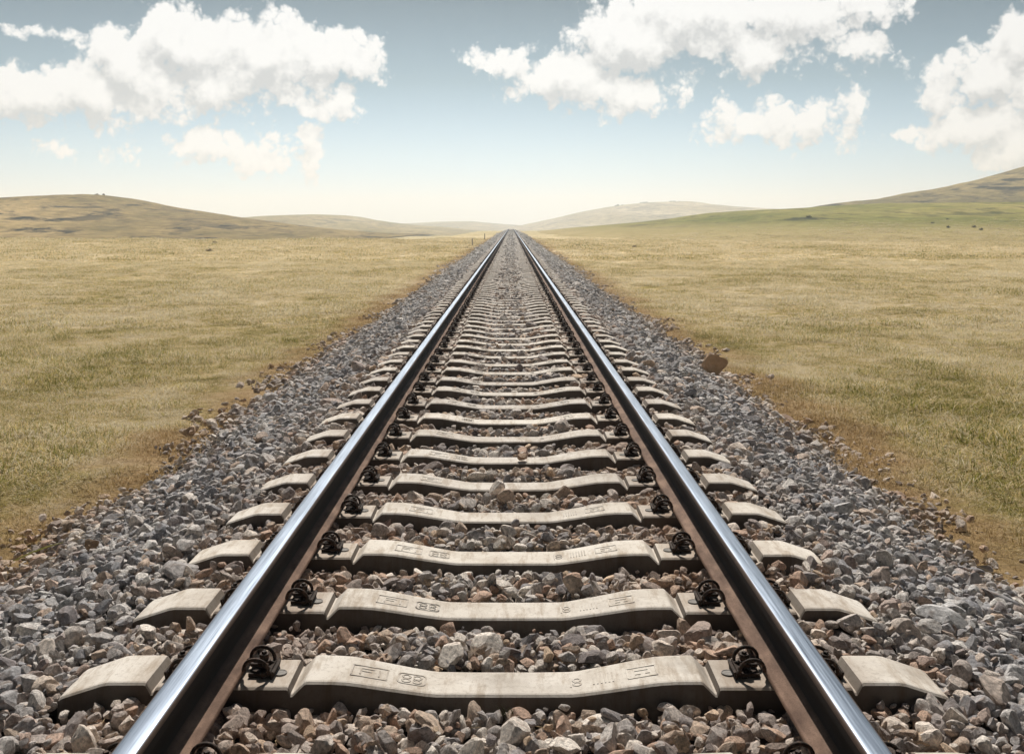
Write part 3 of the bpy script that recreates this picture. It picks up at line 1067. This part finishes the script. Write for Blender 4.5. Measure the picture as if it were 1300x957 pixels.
stone_thing('boulder', 2.40, 12.05, -0.45, 0.195, 901, (0.72, 0.46, 0.26), 'large rusty brown boulder at the edge of the ballast right of the track', 'boulder', (1.05, 0.8, 1.0), 0.9, 0.5, 10)
stone_thing('boulder', 2.13, 12.25, -0.45, 0.115, 902, (0.20, 0.165, 0.14), 'small dark boulder against the large rusty brown boulder', 'boulder', (0.8, 0.8, 1.0), 0.9)
stone_thing('stone', 0.095, FIRST + 6 * PITCH - 0.03, -0.203 + 0.024, 0.038, 903, (0.58, 0.38, 0.24), 'small brown stone lying on top of a concrete sleeper', 'stone', (1, 0.8, 0.7))
stone_thing('stone', -0.575, 4.86, -0.225, 0.062, 904, (0.50, 0.32, 0.27), 'reddish block of stone between sleepers near the left rail', 'stone', (1.0, 0.75, 0.78), 0.6, 0.3)
stone_thing('stone', -1.14, 3.72, -0.235, 0.046, 905, (0.20, 0.13, 0.09), 'rounded dark brown stone left of the left rail', 'stone', (1, 0.9, 0.75), 0.2)
stone_thing('stone', 1.165, 4.12, -0.235, 0.054, 906, (0.50, 0.35, 0.22), 'flat sandy orange stone right of the right rail', 'stone', (1, 0.7, 0.5), 0.1)
stone_thing('stone', 0.70, 3.50, -0.225, 0.043, 907, (0.72, 0.68, 0.63), 'pale white stone between sleepers near the right rail', 'stone', (1, 0.8, 0.7), 0.4)
stone_thing('stone', -2.80, 6.35, -0.675, 0.095, 908, (0.27, 0.20, 0.17), 'dark angular stone at the left edge where grass begins', 'stone', (1, 0.8, 0.75), 0.3)
stone_thing('stone', -2.55, 6.45, -0.60, 0.085, 909, (0.36, 0.26, 0.21), 'brown angular stone beside the dark one at the left grass edge', 'stone', (1, 0.8, 0.7), 1.2)
stone_thing('stone', -2.33, 6.50, -0.50, 0.072, 910, (0.43, 0.34, 0.28), 'pinkish pale stone near the left grass edge', 'stone', (1, 0.8, 0.6), 2.2)
stone_thing('stone', -2.10, 5.15, -0.40, 0.060, 911, (0.42, 0.25, 0.12), 'orange stone on the left ballast shoulder', 'stone', (1, 0.8, 0.7), 2.6)

# ------------------------------------------------------------------ weeds, stalks, straw
def weed(x, y, z, seed, n, h, label, cat='weed', spread=0.05, lean=0.5, mat=None):
    r = random.Random(seed)
    bm = bmesh.new()
    for _ in range(n):
        a = r.uniform(0, 6.283); L = h * r.uniform(0.5, 1.0); th = r.uniform(0.05, lean)
        x0, y0 = r.uniform(-spread, spread) * 0.5, r.uniform(-spread, spread) * 0.5
        pts = []
        px_, py_, pz_ = x0, y0, -0.02
        for k in range(6):
            pts.append((px_, py_, pz_))
            px_ += L / 5 * math.sin(th) * math.cos(a); py_ += L / 5 * math.sin(th) * math.sin(a); pz_ += L / 5 * math.cos(th)
            th += r.uniform(-0.05, 0.28); a += r.uniform(-0.3, 0.3)
        rad = r.uniform(0.0009, 0.0022)
        tube(bm, pts, [rad * (1 - 0.13 * k) for k in range(6)], 5)
        if r.random() < 0.6:
            p = Vector(pts[3]); q = p + Vector((r.uniform(-.4, .4), r.uniform(-.4, .4), r.uniform(.1, .6))) * L * 0.4
            tube(bm, [p, (p + q) / 2 + Vector((0, 0, 0.004)), q], [rad * 0.7, rad * 0.6, rad * 0.3], 4)
    me = bm_mesh('dry_weed', bm); o = link('dry_weed', me, [mat or M_TWIG]); o.location = (x, y, z)
    tag(o, label, cat)


M_GREENBL = mat_plain('yellow_green_blade', (0.40, 0.42, 0.10), (0.62, 0.60, 0.22), 40)
M_DARKW = mat_plain('dark_weed_stem', (0.03, 0.028, 0.015), (0.08, 0.085, 0.03), 60)
weed(2.58, 5.55, -0.63, 21, 14, 0.17, 'dry broken stalks at the right edge of the ballast', spread=0.22, lean=1.0)
weed(2.48, 4.55, -0.60, 22, 6, 0.15, 'straw coloured stalks on the right ballast slope', spread=0.15, lean=0.8)
weed(2.28, 6.1, -0.56, 23, 8, 0.16, 'reddish dry stalks sprouting through the right ballast shoulder', spread=0.12, lean=0.6)
weed(0.015, 3.03, -0.235, 24, 5, 0.075, 'dark green weed sprouting before the middle of a sleeper', spread=0.03, lean=0.5, mat=M_DARKW)
weed(0.30, 4.02, -0.25, 25, 2, 0.11, 'thin straw stalk standing between two sleepers', spread=0.03, lean=0.25)
weed(0.45, 3.42, -0.25, 26, 1, 0.12, 'leaning straw stalk on the stones near the right rail', spread=0.02, lean=0.9)
# the yellow blade lying on the left ballast
bm = bmesh.new(); tube(bm, [(-0.10, -0.03, 0.0), (-0.03, 0.0, 0.03), (0.05, 0.03, 0.055), (0.12, 0.05, 0.07)], [0.0035, 0.0045, 0.004, 0.001], 5)
me = bm_mesh('grass_stalk', bm); o = link('grass_stalk', me, [M_GREENBL]); o.location = (-2.42, 5.25, -0.50)
tag(o, 'yellow green grass stalk lying on the left ballast', 'grass stalk')


def straw():
    r = random.Random(5)
    src = []
    for k in range(4):
        bm = bmesh.new(); L = 1.0
        pts = [(-0.5, 0, 0), (-0.2, 0.04 * r.uniform(-1, 1), 0.03), (0.15, 0.07 * r.uniform(-1, 1), 0.05), (0.5, 0.1 * r.uniform(-1, 1), 0.02)]
        tube(bm, pts, [0.012, 0.014, 0.012, 0.006], 4); me = bm_mesh('straw', bm); me.materials.append(M_TWIG); src.append(me)
    n = 1500
    y = 1.5 + rng.random(n) ** 1.6 * 14
    side = rng.choice([-1, 1], n)
    edge = rng.random(n) < 0.78
    x = np.where(edge, side * (2.6 + rng.normal(0, 0.28, n)), rng.uniform(-1.2, 1.2, n))
    dy = sleeper_dy(y)
    m = ~((np.abs(x) < 1.35) & (np.abs(dy) < 0.13)) & (np.abs(np.abs(x) - RAIL_C) > 0.1)
    x, y, dy = x[m], y[m], dy[m]
    n = len(x)
    z = bed_z(x) + 0.035 + np.where(np.abs(x) < 1.4, 0.0, 0.0)
    z = np.maximum(z, ground_z(x, y) + 0.02)
    rot = np.stack([rng.normal(0, .25, n), rng.normal(0, .25, n), rng.uniform(0, 6.28, n)], 1)
    s = rng.uniform(0.05, 0.13, n)
    scatter_object('dry_straw', np.stack([x, y, z], 1), rot, np.stack([s] * 3, 1), rng.integers(0, 4, n), src, None, 'loose bits of dry straw among the ballast stones')


straw()

# ------------------------------------------------------------------ small things far off
def post(x, y, h, c0, c1, label):
    bm = bmesh.new()
    box(bm, (0, 0, h / 2), (0.10, 0.10, h)); box(bm, (0, 0, h + 0.02), (0.13, 0.13, 0.04))
    bmesh.ops.bevel(bm, geom=list(bm.edges), offset=0.008, segments=2)
    me = bm_mesh('marker_post', bm); o = link('marker_post', me, [mat_plain('post_paint', c0, c1)])
    o.location = (x, y, float(ground_z(x, y)) - 0.05); tag(o, label, 'post', 'marker posts beside the track')


post(-3.55, 138, 0.75, (0.06, 0.055, 0.05), (0.12, 0.11, 0.1), 'dark marker post beside the far track, the farther of two')
post(-3.55, 94, 0.70, (0.42, 0.40, 0.37), (0.55, 0.52, 0.48), 'pale marker post beside the far track, the nearer of two')

M_GORSE = mat_plain('gorse_leaves', (0.030, 0.035, 0.014), (0.075, 0.078, 0.03), 4)
M_TUSS = mat_plain('tussock_leaves', (0.12, 0.085, 0.04), (0.25, 0.18, 0.09), 4)


def shrub(x, y, z, w, h, seed, label, mat, name, cat, group):
    r = random.Random(seed)
    V, F = [], []
    for k in range(420):
        u = Vector((r.gauss(0, 1), r.gauss(0, 1), abs(r.gauss(0, 1)))).normalized() * (r.random() ** 0.33)
        lump = 0.75 + 0.35 * math.sin(5 * u.x + seed) * math.cos(4 * u.y + 2 * seed)
        c = Vector((u.x * w * lump, u.y * w * lump, u.z * h * lump + 0.02))
        n = (u + Vector((r.uniform(-.6, .6), r.uniform(-.6, .6), r.uniform(-.2, .8)))).normalized()
        a = n.orthogonal().normalized() * w * 0.13; b = n.cross(a).normalized() * w * 0.07
        i = len(V); V += [c - a, c - b, c + a, c + b]; F.append((i, i + 1, i + 2, i + 3))
    me = mesh_from(name, V, F); o = link(name, me, [mat]); o.location = (x, y, z)
    tag(o, label, cat, group)


for k, (px, row, D, w, lab) in enumerate([
        (1184, 299.5, 150, 0.34, 'dark gorse bush on the green slope, leftmost of the right cluster'),
        (1203, 297, 162, 0.34, 'dark gorse bush on the green slope, highest of the right cluster'),
        (1204, 303, 140, 0.36, 'dark gorse bush on the green slope, second from left in the right cluster'),
        (1237, 303, 140, 0.42, 'dark gorse bush on the green slope, largest of the right cluster'),
        (1246, 305.5, 134, 0.36, 'dark gorse bush on the green slope, rightmost and lowest of the cluster'),
        (1027, 285, 185, 0.65, 'broad dark gorse bush alone high on the green slope')]):
    X = (px - VPX) / FPX * D
    shrub(X, D, hG(X, D) - 0.05, w, w * 0.9, 40 + k, lab, M_GORSE, 'gorse_bush', 'bush', 'gorse bushes on the slope')
for k, (px, row, side, w, lab) in enumerate([
        (273, 311.5, -1, 0.32, 'brown grass tussock at the rim of the left field'),
        (266, 320, -1, 0.34, 'brown grass tussock in the left field, below the one at its rim'),
        (734, 313, 1, 0.30, 'brown grass tussock right of the far track, nearer the track of two'),
        (806, 314.5, 1, 0.30, 'brown grass tussock right of the far track, farther from the track of two')]):
    D = FPX * (CAMZ - GROUND) / (row - VPY); D = min(D, 110)
    X = (px - VPX) / FPX * D
    shrub(X, D, float(ground_z(X, D)) - 0.03, w, w * 0.7, 60 + k, lab, M_TUSS, 'grass_tussock', 'tussock', 'brown grass tussocks in the fields')

# rocks along the summit of the hazy hill, and a cairn-like knob on the left hill
M_TOR = mat_plain('granite_outcrop', (0.16, 0.145, 0.12), (0.30, 0.27, 0.23), 0.4)


def outcrop(px, D, hf, w, h, n, seed, label):
    r = random.Random(seed)
    X = (px - VPX) / FPX * D
    bm = bmesh.new()
    for k in range(n):
        t = rock_mesh('outcrop_block', seed * 10 + k, (1, 0.8, 0.7), 10, 0.05, 2)
        b2 = bmesh.new(); b2.from_mesh(t)
        hh = h * r.uniform(0.4, 1.0)
        M = Matrix.Translation((r.uniform(-w, w), r.uniform(-2, 2), hh * 0.35)) @ Euler((0, 0, r.uniform(0, 6))).to_matrix().to_4x4() @ Matrix.Diagonal((w * r.uniform(0.25, 0.5), w * 0.3, hh, 1))
        b2.transform(M); tmp = bpy.data.meshes.new('tmp'); b2.to_mesh(tmp); b2.free(); bm.from_mesh(tmp)
        bpy.data.meshes.remove(tmp); bpy.data.meshes.remove(t)
    me = bm_mesh('rock_outcrop', bm); o = link('rock_outcrop', me, [M_TOR]); o.location = (X, D, hf(X, D) - h * 0.25)
    tag(o, label, 'outcrop', 'rock outcrops on the hilltops')


outcrop(788, 1100, hT, 6, 1.8, 6, 71, 'low rock outcrop on the left shoulder of the hazy hill')
outcrop(823, 1100, hT, 8, 2.6, 8, 72, 'rock outcrop in the middle of the hazy hill summit')
outcrop(862, 1100, hT, 9, 3.2, 9, 73, 'highest rock outcrop at the right end of the hazy hill summit')
outcrop(125, 300, hL, 2.0, 0.7, 5, 74, 'small stone knob on top of the olive hill at left')

# ------------------------------------------------------------------ haze
HAZE_ON = True
if HAZE_ON:
    bm = bmesh.new(); box(bm, (0, 1200, 35), (6000, 5200, 130))
    me = bm_mesh('haze', bm)
    m, t, o_ = material('thin_haze')
    vs = t.add('ShaderNodeVolumeScatter'); vs.inputs['Color'].default_value = (0.76, 0.885, 1.0, 1)
    vs.inputs['Density'].default_value = 0.00072; vs.inputs['Anisotropy'].default_value = 0.45
    t.l.new(vs.outputs[0], o_.inputs['Volume'])
    o = link('haze', me, [m]); tag(o, 'thin bright haze lying over the distant hills', 'haze', None, 'stuff')

# ------------------------------------------------------------------ sky
SUN_EL, SUN_AZ = math.radians(46), math.radians(-4)
world = bpy.data.worlds.new('World'); scene.world = world; world.use_nodes = True
wt = NT(world.node_tree); wt.n.clear()
wo = wt.add('ShaderNodeOutputWorld'); bg = wt.add('ShaderNodeBackground')
wt.l.new(bg.outputs[0], wo.inputs[0])
sky = wt.add('ShaderNodeTexSky', sky_type='NISHITA'); sky.sun_disc = False
sky.sun_elevation = SUN_EL; sky.sun_rotation = SUN_AZ; sky.air_density = 1.0; sky.dust_density = 1.5; sky.ozone_density = 1.5
SKY_STR = 0.07
D_ = wt.add('ShaderNodeTexCoord').outputs['Generated']
dx, dyy, dz = wt.sep(D_)
az = wt.math('ARCTAN2', dx, dyy)
el = wt.math('ARCSINE', dz)

ELL = [  # centre px, row, half width, half height in the photograph -> azimuth and elevation
    (35, 122, 62, 34), (110, 122, 92, 38), (165, 84, 70, 42), (240, 60, 84, 48), (330, 66, 92, 46), (290, 106, 110, 32), (410, 72, 74, 36), (455, 78, 34, 26), (420, 134, 36, 20), (205, 30, 30, 20), (180, 146, 40, 14),
    (262, 184, 36, 20), (318, 197, 60, 22), (392, 192, 17, 24), (45, 51, 20, 3), (82, 187, 6, 2), (142, 194, 7, 2),
    (640, 78, 34, 17), (715, 95, 66, 36), (780, 112, 78, 26), (800, 50, 76, 48), (880, 20, 90, 44), (955, 62, 62, 30), (1010, 18, 90, 32), (1100, 5, 44, 24), (1092, 70, 36, 26), (1145, 88, 8, 5),
    (925, 143, 26, 18), (975, 158, 58, 27), (1020, 150, 34, 20), (1074, 152, 17, 26),
    (1262, 92, 62, 40), (1300, 60, 40, 44), (1195, 114, 30, 26), (1240, 165, 70, 34), (1310, 185, 80, 40), (1170, 168, 26, 10), (1375, 120, 90, 80),
    (-190, 60, 110, 50), (-260, 140, 120, 45), (1560, 60, 120, 60), (560, -160, 160, 50), (150, -190, 200, 60), (1100, -230, 220, 60)]


def cloud_group():
    g = bpy.data.node_groups.new('cumulus_density', 'ShaderNodeTree')
    g.interface.new_socket('P', in_out='INPUT', socket_type='NodeSocketVector')
    g.interface.new_socket('Density', in_out='OUTPUT', socket_type='NodeSocketFloat')
    t = NT(g); gi = t.add('NodeGroupInput'); go = t.add('NodeGroupOutput')
    P = gi.outputs[0]
    w1 = t.vmath('SUBTRACT', t.noise(P, 1.6, 2, 0.5, out='Color', dim='2D'), (0.5, 0.5, 0.5))
    w2 = t.vmath('SUBTRACT', t.noise(P, 6.0, 2, 0.55, out='Color', dim='2D'), (0.5, 0.5, 0.5))
    Q = t.vmath('ADD', P, t.vmath('ADD', t.scale(w1, 0.42), t.scale(w2, 0.09)))
    Q = t.vmath('MULTIPLY', Q, (1, 1, 0))
    acc = None
    for (px, row, rx, ry) in ELL:
        a = math.atan2(px - VPX, FPX); e = math.atan2(VPY - row, math.hypot(FPX, px - VPX))
        c = (a * 12.98, e * 12.98, 0); k = math.cos(a)
        r = (rx / 100.0 * k * k, ry / 100.0 * k, 1)
        L = t.vmath('LENGTH', t.vmath('DIVIDE', t.vmath('SUBTRACT', Q, c), r), out=1)
        d = t.math('MULTIPLY', t.math('SUBTRACT', 1.0, L), min(r[0], r[1]))
        acc = d if acc is None else t.math('SMOOTH_MAX', acc, d, 0.06)
    b1 = t.voronoi(Q, 3.2, 'SMOOTH_F1', smooth=0.4, dim='2D'); b2 = t.voronoi(t.vmath('ADD', P, t.scale(w2, 0.2)), 8.5, 'F1', dim='2D')
    b3 = t.voronoi(P, 20.0, 'F1', dim='2D')
    nz = t.noise(P, 4.2, 6, 0.56, dim='2D')
    d = t.math('ADD', acc, t.math('MULTIPLY', t.math('SUBTRACT', 0.45, b1), 0.23))
    d = t.math('ADD', d, t.math('MULTIPLY', t.math('SUBTRACT', 0.45, b2), 0.14))
    d = t.math('ADD', d, t.math('MULTIPLY', t.math('SUBTRACT', 0.45, b3), 0.045))
    d = t.math('ADD', d, t.math('MULTIPLY', t.math('SUBTRACT', nz, 0.5), 0.17))
    t.l.new(d, go.inputs[0])
    return g


CG = cloud_group()
P0 = wt.scale(wt.comb(az, el, 0.0), 12.98)


def dens(off):
    g = wt.add('ShaderNodeGroup'); g.node_tree = CG
    wt.put(g.inputs[0], wt.vmath('ADD', P0, off)); return g.outputs[0]


d0 = dens((0, 0, 0)); d1 = dens((0.03, 0.26, 0))
alpha = wt.mapr(d0, -0.075, 0.075, 0, 1, True)
c0 = wt.mapr(d0, 0, 0.5, 0, 1); 
shade = wt.math('MULTIPLY', wt.math('SUBTRACT', d0, d1), 1.15)
lit = wt.mapr(shade, -0.32, 0.22, 0, 1, True)
ccol = wt.ramp(lit, [(0.0, (0.50, 0.505, 0.515)), (0.45, (0.735, 0.735, 0.735)), (1.0, (0.93, 0.93, 0.925))])
# clear sky: the physical sky, toned down in colour towards steel blue and deepening with height
hs = wt.add('ShaderNodeHueSaturation'); wt.put(hs.inputs['Color'], sky.outputs[0]); hs.inputs['Saturation'].default_value = 0.62
hs.inputs['Saturation'].default_value = 0.60
deep = wt.ramp(wt.mapr(el, 0.0, 0.6), [(0.0, (0.95, 1.48, 2.25)), (0.11, (0.74, 1.10, 1.50)), (0.23, (0.345, 0.54, 0.67)), (0.36, (0.125, 0.215, 0.28)), (0.55, (0.085, 0.15, 0.22)), (1.0, (0.085, 0.15, 0.22))])
clear = wt.mix(1.0, wt.scale(hs.outputs[0], SKY_STR), deep, 'MULTIPLY')
clear = wt.scale(clear, wt.mapr(dyy, -0.35, 0.55, 0.35, 1.0))   # sky dimmed behind the camera to cut fill light and deepen shadows
final = wt.mix(wt.math('MULTIPLY', alpha, 0.97), clear, ccol)
wt.l.new(clear, bg.inputs[0]); bg.inputs[1].default_value = 1.0
bg2 = wt.add('ShaderNodeBackground'); wt.l.new(final, bg2.inputs[0])
# clouds stand in a band of the sky above the horizon
band = wt.math('MULTIPLY', wt.math('GREATER_THAN', el, 0.0), wt.math('LESS_THAN', el, 0.42))
band = wt.math('MULTIPLY', band, wt.math('LESS_THAN', wt.math('ABSOLUTE', az), 1.1))
ms = wt.add('ShaderNodeMixShader'); wt.put(ms.inputs[0], band)
wt.l.new(bg.outputs[0], ms.inputs[1]); wt.l.new(bg2.outputs[0], ms.inputs[2]); wt.l.new(ms.outputs[0], wo.inputs[0])
world.cycles.sampling_method = 'MANUAL'; world.cycles.sample_map_resolution = 256

# ------------------------------------------------------------------ sun
ld = bpy.data.lights.new('sun', 'SUN'); ld.energy = 5.0; ld.angle = math.radians(0.5); ld.color = (1.0, 0.945, 0.86)
so = bpy.data.objects.new('sun', ld); COL.objects.link(so)
sv = Vector((math.sin(SUN_AZ) * math.cos(SUN_EL), math.cos(SUN_AZ) * math.cos(SUN_EL), math.sin(SUN_EL)))
so.rotation_euler = sv.to_track_quat('Z', 'Y').to_euler(); so.location = (0, 0, 60)

# ------------------------------------------------------------------ camera
cd = bpy.data.cameras.new('camera'); cam = bpy.data.objects.new('camera', cd); COL.objects.link(cam)
cam.location = (0.022, 0.0, CAMZ); cam.rotation_euler = (math.radians(90), 0, 0)
cd.sensor_fit = 'HORIZONTAL'; cd.sensor_width = 36.0; cd.lens = 36.0 * FPX / 1300.0
cd.shift_x = (650 - VPX) / 1300.0; cd.shift_y = -(478.5 - VPY) / 1300.0
cd.clip_start = 0.05; cd.clip_end = 20000
scene.camera = cam

scene.render.engine = 'CYCLES'
c = scene.cycles
c.max_bounces = 5; c.diffuse_bounces = 2; c.glossy_bounces = 3; c.transmission_bounces = 3; c.volume_bounces = 1; c.transparent_max_bounces = 4
c.use_denoising = True
try:
    c.denoiser = 'OPENIMAGEDENOISE'; c.denoising_input_passes = 'RGB_ALBEDO_NORMAL'; c.denoising_prefilter = 'ACCURATE'
except Exception as e:
    print(e)
c.use_adaptive_sampling = False
c.sample_clamp_indirect = 6.0
scene.view_settings.view_transform = 'Standard'; scene.view_settings.look = 'None'; scene.view_settings.exposure = 0; scene.view_settings.gamma = 1
